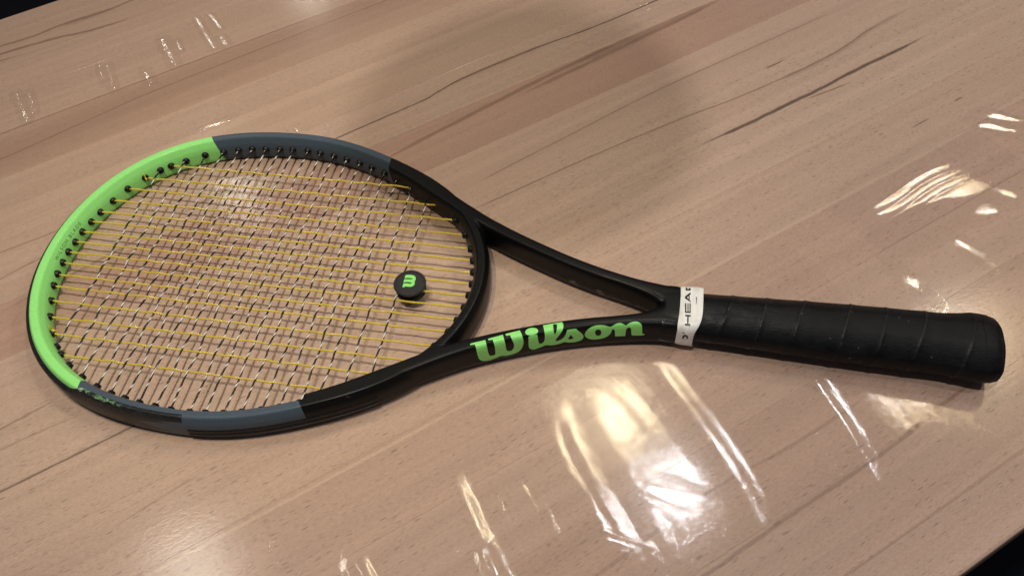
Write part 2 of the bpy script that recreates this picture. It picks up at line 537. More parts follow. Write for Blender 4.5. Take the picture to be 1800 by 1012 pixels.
def mat_stave(idx, y0, y1, tint, seed):
    t = NT('beech_wood')
    o = t.obj()
    x, y, z = t.xyz(o)
    off = (seed * 3.7, seed * 1.3, seed)
    drift = t.noise(t.scale(o, (2.2, 6.0, 1), off), 1.0, 2)
    yw = t.math('ADD', y, t.math('MULTIPLY', t.math('SUBTRACT', drift, 0.5), 0.018))
    wv = t.vec(x, yw, z)
    bands = t.noise(t.scale(wv, (1.1, 95, 1), off), 1.0, 3, 0.55)
    rings = t.noise(t.scale(wv, (1.8, 420, 1), off), 1.0, 2, 0.6)
    fibre = t.noise(t.scale(o, (28, 1500, 1), off), 1.0, 3, 0.65)
    cloud = t.noise(t.scale(o, (7, 30, 1), off), 1.0, 3, 0.5)
    tint = tuple(p * q for p, q in zip(tint, (1.04, 1.05, 1.17)))
    a = tuple(c * 0.92 for c in tint); b = tuple(min(1, c * 1.06) for c in tint)
    c = t.mix(t.rng(bands, 0.25, 0.78), a, b)
    c = t.mix(t.math('MULTIPLY', t.rng(rings, 0.52, 0.72), 0.20), c, tuple(v * 0.74 for v in tint))
    c = t.mix(t.math('MULTIPLY', t.rng(fibre, 0.50, 0.80), 0.28), c, tuple(v * 0.70 for v in tint))
    c = t.mix(t.math('MULTIPLY', t.rng(cloud, 0.5, 0.75), 0.25), c, (tint[0] * 0.92, tint[1] * 0.84, tint[2] * 0.78))
    # pores: short dark ticks along the grain
    jit = t.noise(t.scale(o, (60, 60, 1)), 1.0, 1)
    pk = 1.25 if idx >= 10 else 0.75
    for sc, thr, st in (((115, 1050, 1), 0.17, 0.50), ((200, 2100, 1), 0.19, 0.42)):
        vo = t.n('ShaderNodeTexVoronoi')
        vo.inputs['Scale'].default_value = 1.0
        t.put(vo.inputs['Vector'], t.scale(t.vec(x, t.math('ADD', y, t.math('MULTIPLY', jit, 0.0012)), 0.0), sc, off))
        sep = t.xyz(vo.outputs['Color'])
        rad = t.math('MULTIPLY', sep[0], thr * 1.9)
        tick = t.rng(t.math('SUBTRACT', vo.outputs['Distance'], rad), 0.05, -0.07)
        tick = t.math('MULTIPLY', tick, t.math('MULTIPLY', t.rng(sep[1], 0.25, 0.9), st * pk))
        c = t.mix(tick, c, (0.090, 0.050, 0.032))
    micro = t.noise(t.scale(o, (420, 1300, 1), off), 1.0, 4, 0.7)
    c = t.mixmul(1.0, c, t.n_grey(t.rng(micro, 0.30, 0.72, 0.84, 1.12, smooth=False)))
    # heartwood streaks of this stave
    xn = t.math('DIVIDE', t.math('SUBTRACT', x, X_LO / 1000), (X_HI - X_LO) / 1000)
    xn = t.math('MINIMUM', t.math('MAXIMUM', xn, 0.0), 1.0)
    lo, hi = y0 - 0.004, y1 + 0.004
    ragged = t.noise(t.scale(o, (60, 500, 1)), 1.0, 3, 0.6)
    for pts, hw, st, colr in STREAKS:
        ym = np.mean([p[1] for p in pts]) / 1000
        if not (y0 - 0.012 < ym < y1 + 0.012):
            continue
        cp = [((px - X_LO) / (X_HI - X_LO), (py / 1000 - lo) / (hi - lo)) for px, py in pts]
        yc = t.curve(xn, cp)
        yl = t.math('DIVIDE', t.math('SUBTRACT', y, lo), hi - lo)
        d = t.math('MULTIPLY', t.math('ABSOLUTE', t.math('SUBTRACT', yl, yc)), (hi - lo) * 1000 / hw)
        d = t.math('ADD', d, t.math('MULTIPLY', t.math('SUBTRACT', ragged, 0.5), 1.5))
        e0, e1 = pts[0][0] / 1000, pts[-1][0] / 1000
        tp = min(0.05, (e1 - e0) * 0.35)
        ends = t.math('MULTIPLY', t.rng(x, e0, e0 + tp), t.rng(x, e1, e1 - tp))
        d = t.math('ADD', d, t.math('MULTIPLY', t.math('SUBTRACT', 1.0, ends), 1.1))
        m = t.math('MULTIPLY', t.rng(d, 1.35, 0.35), st)
        c = t.mix(m, c, colr)
    hgt = t.math('ADD', t.math('MULTIPLY', fibre, 0.5), t.math('MULTIPLY', rings, 0.3))
    cb = t.noise(t.scale(o, (240, 420, 1)), 1.0, 3, 0.6)
    return t.done(t.bsdf(c, 0.50, 0.30, t.bump(hgt, 0.06, 0.0005), coat=0.42, coat_rough=0.14,
                         coat_normal=t.bump(cb, 0.055, 0.0012)))


# ------------------------------------------------------------------ floor
fl = mesh('floor', [(-6, -6, -0.74), (6, -6, -0.74), (6, 6, -0.74), (-6, 6, -0.74)], [(0, 1, 2, 3)])
tf = NT('dark_carpet')
nzf = tf.noise(tf.obj(), 260, 3)
floor = link('floor', fl, tf.done(tf.bsdf(tf.mix(nzf, (0.004, 0.0045, 0.007), (0.010, 0.011, 0.016)), 0.9, 0.1, tf.bump(nzf, 0.5, 0.004))))
floor['kind'] = 'structure'

# ------------------------------------------------------------------ table: glued beech staves under a clear film
table = empty('table', 'beech table top of long glued staves covered with clear shiny film, under the racket', 'table')
EDGES = [0.355, 0.327, 0.276, 0.225, 0.175, 0.1135, 0.075, 0.024, -0.026, -0.0785, -0.130, -0.1835, -0.2295, -0.2835,
         -0.340, -0.3955, -0.4560, -0.5025, -0.536]
TINTS = [(0.40, 0.262, 0.172), (0.40, 0.262, 0.170), (0.415, 0.275, 0.183), (0.41, 0.272, 0.180), (0.375, 0.240, 0.155), (0.425, 0.285, 0.190),
         (0.43, 0.292, 0.196), (0.435, 0.298, 0.205), (0.385, 0.242, 0.166), (0.44, 0.302, 0.210), (0.445, 0.310, 0.215),
         (0.445, 0.310, 0.213), (0.435, 0.298, 0.205), (0.410, 0.272, 0.188), (0.418, 0.280, 0.192), (0.402, 0.264, 0.178),
         (0.412, 0.276, 0.188), (0.420, 0.282, 0.194)]
TX0, TX1, TH = -0.85, 1.25, 0.028
CH = 0.00010
for i in range(len(EDGES) - 1):
    y1, y0 = EDGES[i] - 0.00001, EDGES[i + 1] + 0.00001
    pr = [(y0, -TH), (y1, -TH), (y1, -CH), (y1 - CH, 0), (y0 + CH, 0), (y0, -CH)]
    if i == 0: pr = [(y0, -TH), (y1, -TH), (y1, -0.002), (y1 - 0.0006, -0.0006), (y1 - 0.002, 0), (y0 + CH, 0), (y0, -CH)]
    if i == len(EDGES) - 2: pr = [(y0, -TH), (y1, -TH), (y1, -CH), (y1 - CH, 0), (y0 + 0.002, 0), (y0 + 0.0006, -0.0006), (y0, -0.002)]
    n = len(pr)
    V = [(TX0, a, b) for a, b in pr] + [(TX1, a, b) for a, b in pr]
    F = [(j, n + j, n + (j + 1) % n, (j + 1) % n) for j in range(n)] + [tuple(range(n)), tuple(range(2 * n - 1, n - 1, -1))]
    me = mesh('stave', V, F)
    bm = bmesh.new(); bm.from_mesh(me); bmesh.ops.recalc_face_normals(bm, faces=bm.faces); bm.to_mesh(me); bm.free()
    link('stave', me, mat_stave(i, y0, y1, TINTS[i], i * 1.618 + 0.3), table)

# film wrinkles, as real relief -------------------------------------------------
MAT_FILM = mat_film()


def phi(L, X, Y, pc):
    """height whose slope mirrors lamp L to where a person stands; zero at pc"""
    def F(x, y):
        return np.sqrt((x - CAM[0])**2 + (y - CAM[1])**2 + CAM[2]**2) + np.sqrt((x - L[0])**2 + (y - L[1])**2 + L[2]**2)
    uz = CAM[2] / np.linalg.norm(CAM - [pc[0], pc[1], 0]) + L[2] / np.linalg.norm(L - [pc[0], pc[1], 0])
    return (F(X, Y) - F(*pc)) / uz


def slope_x(L, x, y):
    u = CAM - np.array([x, y, 0]); u /= np.linalg.norm(u)
    v = L - np.array([x, y, 0]); v /= np.linalg.norm(v)
    return -(u[0] + v[0]) / (u[2] + v[2])


def vnoise(X, Y, sx, sy, seed):
    """smooth value noise, -1..1"""
    r = np.random.default_rng(seed)
    G = r.uniform(-1, 1, (64, 64))
    u = X / sx + 500; v = Y / sy + 500
    iu = np.floor(u).astype(int); iv = np.floor(v).astype(int)
    fu = u - iu; fv = v - iv
    fu = fu * fu * (3 - 2 * fu); fv = fv * fv * (3 - 2 * fv)
    g = lambda a, b: G[a % 64, b % 64]
    return (g(iu, iv) * (1 - fu) + g(iu + 1, iv) * fu) * (1 - fv) + (g(iu, iv + 1) * (1 - fu) + g(iu + 1, iv + 1) * fu) * fv


def erf(x):
    return np.sign(x) * np.sqrt(1 - np.exp(-x * x * (4 / np.pi + 0.147 * x * x) / (1 + 0.147 * x * x)))


def ridge(X, Y, pts, w, amp, fade=0.018, slow=False):
    """a wrinkle running across the grain: pts (x, y) in mm; w half width; amp = peak slope"""
    P = np.array(pts) / 1000
    o = np.argsort(P[:, 1])
    P = P[o]
    xc = np.interp(Y, P[:, 1], P[:, 0])
    e = (X - xc) / w
    I = lambda q: 0.5 * (erf(q) + 1)
    hgt = I(e) - (0.5 * I((e - 4.5) / 3) if slow else 0.5 * I(e - 2)) - 0.5 * I(e + 2)
    win = sstep(P[0, 1] - fade, P[0, 1] + fade, Y) * sstep(P[-1, 1] + fade, P[-1, 1] - fade, Y)
    return amp * w * 1.772 * hgt * win


def film(x0, x1, y0, y1, step, fn, edge=0.012, trim=0.00002):
    nx = int((x1 - x0) / step) + 1; ny = int((y1 - y0) / step) + 1
    xs = np.linspace(x0, x1, nx); ys = np.linspace(y0, y1, ny)
    X, Y = np.meshgrid(xs, ys, indexing='ij')
    H = fn(X, Y)
    ed = np.minimum(np.minimum(X - x0, x1 - X), np.minimum(Y - y0, y1 - Y))
    H = H * sstep(0, edge, ed)
    H = np.where(H < 0, 0.0006 * np.tanh(H / 0.0006), H)       # the film cannot sink into the wood
    lift = np.maximum(np.abs(H), 0)
    H = H - H.min() + 0.00012
    V = np.stack([X, Y, H], -1).reshape(-1, 3).astype(np.float32)
    a = (np.arange(nx - 1)[:, None] * ny + np.arange(ny - 1)[None, :]).ravel()
    Q = np.stack([a, a + ny, a + ny + 1, a + 1], 1).astype(np.int32)
    if trim:                                                      # where it lies flat it is one with the coated wood
        big = lift.ravel() > trim
        Q = Q[big[Q].any(1)]
    me = bpy.data.meshes.new('protective_film')
    me.vertices.add(len(V)); me.vertices.foreach_set('co', V.ravel())
    me.loops.add(Q.size); me.loops.foreach_set('vertex_index', Q.ravel())
    me.polygons.add(len(Q)); me.polygons.foreach_set('loop_start', np.arange(0, Q.size, 4, dtype=np.int32))
    me.update(calc_edges=True)
    return link('protective_film', me, MAT_FILM, table, smooth=True)


def film_front(X, Y):
    H = np.zeros_like(X)
    sx = lambda x, y: slope_x(L_WHITE, x, y)
    R = [  # pair centre line, half width, slope factor over what the lamp needs
        ([(334, -330), (332.5, -343), (331.5, -359), (330.2, -381), (328.3, -406), (324.8, -431), (318, -456)], 0.0060, 2.1),
        ([(418, -372), (412.6, -391), (405.3, -427), (398, -457), (392, -472)], 0.0088, 1.55),
        ([(253, -328), (247.5, -346), (243.5, -368), (242.6, -383), (240.6, -401), (239, -420)], 0.0080, 2.4),
        ([(300, -338), (300, -358), (299.5, -370), (298.6, -384), (297.5, -410)], 0.0034, 2.4),
        ([(177, -330), (174.5, -353), (173, -365), (172.2, -381), (170, -402), (168, -425)], 0.0082, 1.42),
        ([(158, -340), (154.5, -358), (151.8, -371), (151, -388)], 0.0048, 1.28),
        ([(193, -352), (189.4, -371), (186.2, -384), (181.4, -425)], 0.0060, 1.2),
        ([(104, -340), (103.5, -358), (103, -385)], 0.0062, 1.22),
    ]
    for pts, w, k in R:
        xm = np.mean([p[0] for p in pts]) / 1000; ym = np.mean([p[1] for p in pts]) / 1000
        s = sx(xm, -0.39)
        H += ridge(X, Y, pts, w, s * k, slow=xm > 0.38)
    rr_ = np.random.default_rng(31)                                # finer creases between the big ones
    for _ in range(16):
        x0 = rr_.uniform(0.075, 0.268) * 1000; y0 = rr_.uniform(-0.436, -0.345) * 1000; ln = rr_.uniform(14, 38)
        H += ridge(X, Y, [(x0 + 1.5, y0), (x0 - 1.5, y0 - ln)], rr_.uniform(0.0016, 0.0030), sx(x0 / 1000, y0 / 1000) * rr_.uniform(1.1, 1.7), 0.006)
    H += 0.00006 * vnoise(X, Y, 0.016, 0.09, 3) + 0.00003 * vnoise(X, Y, 0.006, 0.02, 4)
    # a slack fold at the white mirror spot
    for ox, oy, sl, wd_, am in [(0.290, -0.408, 0.75, 0.0022, 0.00030), (0.279, -0.402, 0.9, 0.0014, 0.00012), (0.272, -0.412, 0.7, 0.0016, -0.00014),
                                (0.296, -0.418, 1.1, 0.0013, 0.00010), (0.240, -0.418, 0.8, 0.0016, 0.00016), (0.228, -0.412, 1.0, 0.0014, 0.00012)]:
        e = ((X - ox) + sl * (Y - oy)) / wd_
        H += am * np.exp(-e * e) * np.exp(-(((X - ox) / 0.017)**2 + ((Y - oy) / 0.016)**2))
    return H


def film_right(X, Y):
    g = lambda cx, cy, rx, ry: np.exp(-(((X - cx) / rx)**2 + ((Y - cy) / ry)**2))
    H = np.zeros_like(X)
    # folds fanning along the grain on a slack, slightly domed stretch
    yy = Y + 0.318 - 0.10 * (X - 0.60)
    pl = lambda cx, cy, rx, ry: np.exp(-(np.abs((X - cx) / rx)**4 + np.abs((Y - cy) / ry)**4))
    fold = np.abs(np.mod(yy / 0.0072 + 1.4 * (X - 0.6) / 0.09 + 0.25 * np.sin(X * 70), 1.0) - 0.5)
    H += pl(0.602, -0.317, 0.054, 0.027) * phi(L_WARM2, X, Y, (0.606, -0.325))
    H += 0.0008 * (fold**2) * pl(0.594, -0.313, 0.046, 0.016)
    H += pl(0.572, -0.346, 0.017, 0.0105) * phi(L_WHITE2, X, Y, (0.570, -0.346))
    H += g(0.5795, -0.368, 0.0042, 0.016) * phi(L_WHITE2, X, Y, (0.5795, -0.368))
    H += pl(0.617, -0.352, 0.015, 0.008) * phi(L_WARM2, X, Y, (0.617, -0.352)) * (1 + 0.3 * vnoise(X, Y, 0.012, 0.008, 17))
    H += g(0.523, -0.374, 0.0050, 0.015) * phi(L_WHITE2, X, Y, (0.523, -0.372))
    H += g(0.648, -0.352, 0.007, 0.008) * phi(L_WARM2, X, Y, (0.648, -0.352))
    for (cx, cy) in [(0.700, -0.297), (0.714, -0.292)]:
        e = ((X - cx) + 0.55 * (Y - cy)) / 0.0065
        H += np.exp(-e**4) * np.exp(-((Y - cy) / 0.016)**4) * phi(L_WARM2, X, Y, (cx, cy))
    H += 0.00005 * vnoise(X, Y, 0.010, 0.014, 11) * g(0.60, -0.33, 0.08, 0.04)
    return H


def film_back(X, Y):
    H = np.zeros_like(X)
    for (xa, ya), (xb, yb), w in [((10.3, 224), (11.9, 176), 2.0), ((20.9, 218), (19.2, 184), 1.8), ((87.5, 220), (83.7, 190), 1.5),
                                  ((94.1, 216), (89.5, 174), 1.9), ((189, 240), (188.3, 180), 1.8), ((202.9, 238), (203.9, 208), 1.5),
                                  ((149.7, 226), (148.5, 176), 2.6), ((161, 215), (160, 196), 1.6), ((121, 186), (121.6, 163), 2.2), ((199.6, 196), (199.6, 178), 2.4)]:
        k = slope_x(L_FAR2, (xa + xb) / 2000, (ya + yb) / 2000)
        H += ridge(X, Y, [(xa, ya), (xb, yb)], w * 0.00095, k * 1.35, 0.006) * (1 + 0.22 * vnoise(X, Y, 0.004, 0.005, 5))
    return H


def film_top(X, Y):
    g = lambda cx, cy, rx, ry: np.exp(-(((X - cx) / rx)**2 + ((Y - cy) / ry)**2))
    H = np.zeros_like(X)
    for cx, cy, rx, ry in [(0.549, 0.018, 0.007, 0.0022), (0.556, 0.006, 0.010, 0.0014), (0.548, -0.002, 0.012, 0.0012), (0.534, -0.017, 0.004, 0.003),
                           (0.566, 0.012, 0.006, 0.0016)]:
        H += g(cx, cy, rx, ry) * phi(L_FAR2, X, Y, (cx, cy)) * (1 + 0.3 * vnoise(X, Y, 0.004, 0.003, 15))
    return H


def film_hoop(X, Y):
    g = lambda cx, cy, rx, ry: np.exp(-(((X - cx) / rx)**2 + ((Y - cy) / ry)**2))
    H = g(0.152, 0.0762, 0.014, 0.0034) * phi(L_FAR, X, Y, (0.152, 0.0762)) * (1 + 0.3 * vnoise(X, Y, 0.012, 0.0016, 8))
    for cx, cy, rx, ry in [(0.0775, 0.0085, 0.0030, 0.0024), (0.0720, 0.0060, 0.0016, 0.0035), (0.236, 0.0185, 0.0022, 0.0035), (0.211, 0.029, 0.0012, 0.005),
                           (0.203, 0.030, 0.0010, 0.004)]:
        H += g(cx, cy, rx, ry) * phi(L_FAR, X, Y, (cx, cy)) * (1 + 0.3 * vnoise(X, Y, 0.003, 0.003, 9))
    return H


film(0.055, 0.475, -0.515, -0.305, 0.0008, film_front, trim=0)
film(0.50, 0.77, -0.415, -0.255, 0.0007, film_right)
film(-0.015, 0.225, 0.160, 0.245, 0.00036, film_back, 0.004)
film(0.515, 0.590, -0.030, 0.032, 0.0005, film_top, 0.004)
film(0.060, 0.250, -0.006, 0.092, 0.0006, film_hoop, 0.004)

# ------------------------------------------------------------------ racket
M3 = Matrix(((0.7552498489843363, 0.6554001709117939, -0.0069484946519578735),
             (-0.6553724345721954, 0.7552818122851835, 0.006029596514040424),
             (0.0091998702192159, 0.0, 0.9999576802984962)))
MR = M3.to_4x4(); MR.translation = (0, 0, 0.0112)
racket = empty('tennis_racket', 'black tennis racket with green tip, yellow and black-white strings lying on the wooden table', 'tennis racket', MR)
MRI = MR.inverted()
CAML = MRI @ Vector(CAM)


def px_ray(u, v):
    d = RW.T @ np.array([(u - 900) / FPX, (v - 506) / FPX, 1.0])
    return (MRI.to_3x3() @ Vector(d)).normalized()


S = 1.024e-3


def fl2(x, y):
    return ((x - 17) * S, y * S)


HALF = [(32.2, 0), (32.7, 14.8), (34.6, 26.6), (37.5, 36.4), (42, 49.5), (48.4, 62.5), (57.2, 76), (65, 84.8), (73, 91.5), (81.6, 98.5),
        (97, 106.1), (109.3, 111.2), (121.2, 115.2), (132.6, 117.7), (143.6, 119.6), (155, 120.8), (167, 121.1), (179, 120.7),
        (190.6, 119.8), (202, 118.2), (214, 115.7), (225.7, 112.8), (237, 109.3), (248, 105), (260, 99.5), (273, 92), (288, 83.5),
        (301, 75), (313, 64.5), (323.5, 52), (330, 41), (335, 28.5), (338, 16), (339, 0)]
hp = np.array([fl2(*p) for p in HALF])
HC = np.array([(186 - 17) * S, 0.0])
th = np.arctan2(hp[:, 1], hp[:, 0] - HC[0]); rr = np.hypot(hp[:, 0] - HC[0], hp[:, 1])
A = np.stack([np.cos(k * th) for k in range(8)], 1)
wts = np.ones(len(th)); wts[[0, -1]] = 3
cf = np.linalg.lstsq(A * wts[:, None], rr * wts, rcond=None)[0]


def inner_r(t):
    return sum(c * np.cos(k * t) for k, c in enumerate(cf))


def inner_pt(t):
    r = inner_r(t)
    return np.stack([HC[0] + r * np.cos(t), r * np.sin(t)], -1)


NT_ = 720
tt = np.linspace(0, 2 * np.pi, NT_, endpoint=False)
IP = inner_pt(tt)
tang = np.roll(IP, -1, 0) - np.roll(IP, 1, 0)
tang /= np.linalg.norm(tang, axis=1)[:, None]
OUTN = np.stack([tang[:, 1], -tang[:, 0]], 1)      # outward
RAD, BEAM = 0.00605, 0.0106
CP = IP + OUTN * RAD
hoop_path = np.concatenate([CP, np.zeros((NT_, 1))], 1)


def polyprof(pts, n=56):
    P = np.array(pts + [pts[0]], float)
    d = np.concatenate([[0], np.cumsum(np.hypot(*np.diff(P, axis=0).T))])
    q = np.linspace(0, d[-1], n, endpoint=False)
    return np.stack([np.interp(q, d, P[:, 0]), np.interp(q, d, P[:, 1])], 1)


HQ = [(6.05, -2.0), (6.05, 2.0), (5.5, 5.6), (3.2, 10.0), (2.5, 10.6), (-2.2, 10.6), (-2.9, 10.0), (-5.3, 5.0), (-6.05, 1.5), (-6.1, -2.0),
      (-6.0, -7.5), (-5.0, -10.0), (-4.2, -10.6), (4.2, -10.6), (5.0, -10.0), (5.95, -7.5)]
HOOP_PROF = polyprof([(a / 1000, b / 1000) for a, b in HQ])


def frame_mesh():
    bm = bmesh.new()
    parts = [sweep('hoop', hoop_path, HOOP_PROF, closed=True)]
    ax = [243, 262, 281, 297, 312, 332, 351, 374, 396, 417, 437, 448, 456, 461, 465, 472, 488]
    ay = [108, 98.5, 87.3, 77.3, 67.8, 56.2, 46.9, 37.2, 28.9, 22.3, 17.2, 14.5, 12.4, 10.8, 9.3, 9.3, 9.2]
    aw = [5.2, 5.6, 6.0, 6.2, 6.0, 5.5, 5.2, 5.0, 4.9, 4.9, 5.0, 5.6, 6.7, 7.9, 9.2, 9.2, 9.0]
    xs = np.linspace(243, 474.5, 150)
    for sg in (1, -1):
        P = np.stack([xs / 1000, sg * interp(xs, ax, ay) / 1000 - 0.0018 * sstep(340, 460, xs), 0 * xs], 1)
        w = interp(xs, ax, aw) / 1000
        hgt = 0.0106 + 0.0008 * sstep(280, 340, xs)
        pr = np.stack([superell(w[i], hgt[i], 4.2, 40) for i in range(len(xs))])
        parts.append(sweep('arm', P, pr))
    # shaft, solid behind the throat opening
    xs = np.linspace(465.5, 488, 40)
    P = np.stack([xs / 1000, 0 * xs - 0.0018, 0 * xs], 1)
    hw = interp(xs, [462, 475, 500], [18.45, 18.55, 18.3]) / 1000
    hh = interp(xs, [462, 475, 500], [11.42, 11.7, 12.4]) / 1000
    parts.append(sweep('shaft', P, np.stack([superell(hw[i], hh[i], 4.2, 44) for i in range(len(xs))])))
    for me in parts:
        bm.from_mesh(me)
        bpy.data.meshes.remove(me)
    bmesh.ops.recalc_face_normals(bm, faces=bm.faces)
    me = bpy.data.meshes.new('frame_raw')
    bm.to_mesh(me); bm.free()
    ob = bpy.data.objects.new('frame_raw', me)
    COL.objects.link(ob)
    rm = ob.modifiers.new('r', 'REMESH'); rm.mode = 'VOXEL'; rm.voxel_size = 0.0007; rm.use_smooth_shade = True
    sm = ob.modifiers.new('s', 'SMOOTH'); sm.factor = 0.5; sm.iterations = 7
    dg = bpy.context.evaluated_depsgraph_get()
    out = bpy.data.meshes.new_from_object(ob.evaluated_get(dg))
    bpy.data.objects.remove(ob); bpy.data.meshes.remove(me)
    out.name = 'frame'
    return out


fme = frame_mesh()
frame = link('frame', fme, mat_frame(), racket, smooth=True)
BVH_FRAME = BVHTree.FromPolygons([v.co for v in fme.vertices], [p.vertices for p in fme.polygons])

MAT_BLACK = mat_plain('black_plastic', (0.004, 0.004, 0.0045), 0.4, 0.25, noise_amt=0.8, noise_scale=500, bump=0.1)
MAT_BUMP = mat_bumper()


def strip(name, t0, t1, prof_fn, n, mat):
    t = np.linspace(t0, t1, n)
    ip = inner_pt(t)
    tg = np.gradient(ip, axis=0); tg /= np.linalg.norm(tg, axis=1)[:, None]
    on = np.stack([tg[:, 1], -tg[:, 0]], 1)
    P = np.concatenate([ip + on * (2 * RAD - 0.0012), np.zeros((n, 1))], 1)
    pr = np.stack([prof_fn(s, tv) for s, tv in zip(np.linspace(0, 1, n), t)])
    # in-plane normal of frames() points to the right of travel, which is outward for a counter-clockwise path
    return link(name, sweep(name, P, pr), mat, racket, smooth=True)


def theta_of(x, sg):
    t = np.linspace(0.0, np.pi, 4000)
    p = inner_pt(t)
    i = np.argmin(np.abs(p[:, 0] + 0.0061 * np.cos(t) - x) + (p[:, 1] < 0.03) * (x > 0.05) * 1.0)
    return t[i] if sg > 0 else 2 * np.pi - t[i]


# bumper guard round the tip, grommet strips along both sides
tb0, tb1 = theta_of(0.150, 1), theta_of(0.168, -1)


T_NEAR = theta_of(0.0895, -1)


def bumper_prof(s, tv):
    grow = float(sstep(0, 0.12, s)) * 0.6 + 0.4
    near = float(sstep(T_NEAR - 0.05, T_NEAR + 0.02, tv))         # on the near flank it wraps over the rim
    out = (0.0017 + 0.0010 * grow) * (1 - 0.55 * float(sstep(0.80, 1.0, s)))
    lo, hi = -0.0066, 0.0080
    a = np.array([(-0.002, lo), (out * 0.55, lo), (out, lo + 0.0022), (out, hi - 0.0030), (out * 0.75, hi - 0.0012), (-0.0010, hi), (-0.003, hi)])
    b = np.array([(-0.002, lo), (out * 0.55, lo), (out * 0.9, lo + 0.0022), (out * 0.55, 0.0050), (-0.0012, 0.0102), (-0.0026, 0.0112), (-0.0042, 0.0106)])
    return a * (1 - near) + b * near


strip('bumper_guard', tb0, tb1, bumper_prof, 260, MAT_BUMP)
gs_prof = np.array([(-0.002, -0.0068), (0.0010, -0.0068), (0.0019, -0.0058), (0.0019, -0.0044), (0.0014, -0.0038), (0.0014, -0.0012), (0.0019, -0.0006), (0.0017, 0.0004), (-0.002, 0.0008)])
strip('grommet_strip', theta_of(0.285, 1), tb0 - 0.01, lambda s, tv: gs_prof, 120, MAT_BLACK)
strip('grommet_strip', tb1 + 0.01, 2 * np.pi - theta_of(0.285, 1), lambda s, tv: gs_prof, 120, MAT_BLACK)

# strings ---------------------------------------------------------------------
YM = np.array([91.4, 75.78, 62.47, 49.23, 36.57, 26.19, 15.29, 5.18]) * S
YM = np.concatenate([YM, -YM[::-1]])          # from the far side to the near side
XC = (np.array([66.0, 82.4, 96.1, 109.8, 121.5, 132.7, 143.7, 155.5, 166.4, 179.4, 190.1, 202.0, 213.6, 225.6, 236.8, 248.4,
                259.5, 273.2, 288.4]) - 17) * S
tf_ = np.linspace(0, np.pi, 6001)
pf_ = inner_pt(tf_)


def wall_y(x):       # half width of the opening at x
    return float(np.interp(x, pf_[::-1, 0], pf_[::-1, 1]))


def wall_x(y):
    y = abs(y); k = int(np.argmax(pf_[:, 1]))
    hi = float(np.interp(y, pf_[:k, 1], pf_[:k, 0])); lo = float(np.interp(y, pf_[k:, 1][::-1], pf_[k:, 0][::-1]))
    return lo, hi


MAT_MAIN = mat_main_string(); MAT_CROSS = mat_cross_string()
R_MAIN, R_CROSS = 0.00074, 0.00069
A_CROSS, A_MAIN = 0.00095, 0.00030
GROMS = []
for i, ym in enumerate(YM):
    x0, x1 = wall_x(ym)
    js = [j for j in range(19) if x0 + 0.002 < XC[j] < x1 - 0.002 and abs(ym) < wall_y(XC[j]) - 0.001]
    kx = [x0 - 0.003] + [XC[j] for j in js] + [x1 + 0.003]
    kz = [0] + [A_MAIN * (-1)**(i + j) for j in js] + [0]
    xs = np.arange(x0 - 0.003, x1 + 0.003, 0.0022)
    u = np.interp(xs, kx, np.arange(len(kx)))
    f = u - np.floor(u); k = np.clip(np.floor(u).astype(int), 0, len(kx) - 2)
    kz = np.array(kz); zz = kz[k] + (kz[k + 1] - kz[k]) * (0.5 - 0.5 * np.cos(np.pi * f))
    wob = 0.00018 * np.sin(xs * 310 + i)
    link('main_string', string_tube('main_string', np.stack([xs, ym + wob, zz], 1), R_MAIN), MAT_MAIN, racket, smooth=True)
    GROMS += [((x0, ym), (1, 0)), ((x1, ym), (-1, 0))]
for j, xc in enumerate(XC):
    h = wall_y(xc)
    iss = [i for i in range(16) if abs(YM[i]) < h - 0.001]
    ky = [h + 0.003] + [YM[i] for i in iss] + [-h - 0.003]
    kz = np.array([0] + [-A_CROSS * (-1)**(i + j) for i in iss] + [0])
    lat = np.array([0] + [0.00012 * (-1)**(i + j) + rng.normal(0, 0.00014) for i in iss] + [0])
    ys = np.arange(h + 0.003, -h - 0.003, -0.0011)
    u = np.interp(-ys, -np.array(ky), np.arange(len(ky)))
    k = np.clip(np.floor(u).astype(int), 0, len(ky) - 2); f = u - k
    sm = 0.6 * f + 0.4 * (0.5 - 0.5 * np.cos(np.pi * f))
    zz = kz[k] + (kz[k + 1] - kz[k]) * sm
    xx = xc + lat[k] + (lat[k + 1] - lat[k]) * f
    link('cross_string', string_tube('cross_string', np.stack([xx, ys, zz], 1), R_CROSS), MAT_CROSS, racket, smooth=True)
    GROMS += [((xc, h), (0, -1)), ((xc, -h), (0, 1))]

# grommets ---------------------------------------------------------------------
gro = lathe('grommet', [(0.0029, -0.002), (0.0029, 0.0005), (0.0026, 0.0009), (0.0024, 0.0022), (0.0021, 0.0025), (0.0011, 0.0024), (0.0010, 0.0010)], 12)
for p in gro.polygons: p.use_smooth = True
for (gx, gy), d in GROMS:
    tq = math.atan2(gy, gx - HC[0])
    e = 1e-3
    a, b = inner_pt(np.array([tq - e]))[0], inner_pt(np.array([tq + e]))[0]
    tg = (b - a) / np.linalg.norm(b - a)
    inn = np.array([-tg[1], tg[0]])
    dr = inn * 0.75 + np.array(d) * 0.25
    dr /= np.linalg.norm(dr)
    o = link('grommet', gro, MAT_BLACK, racket)
    o.matrix_local = Matrix.Translation((gx, gy, random.uniform(-0.0006, 0.0006))) @ Vector((dr[0], dr[1], 0)).to_track_quat('Z', 'Y').to_matrix().to_4x4()

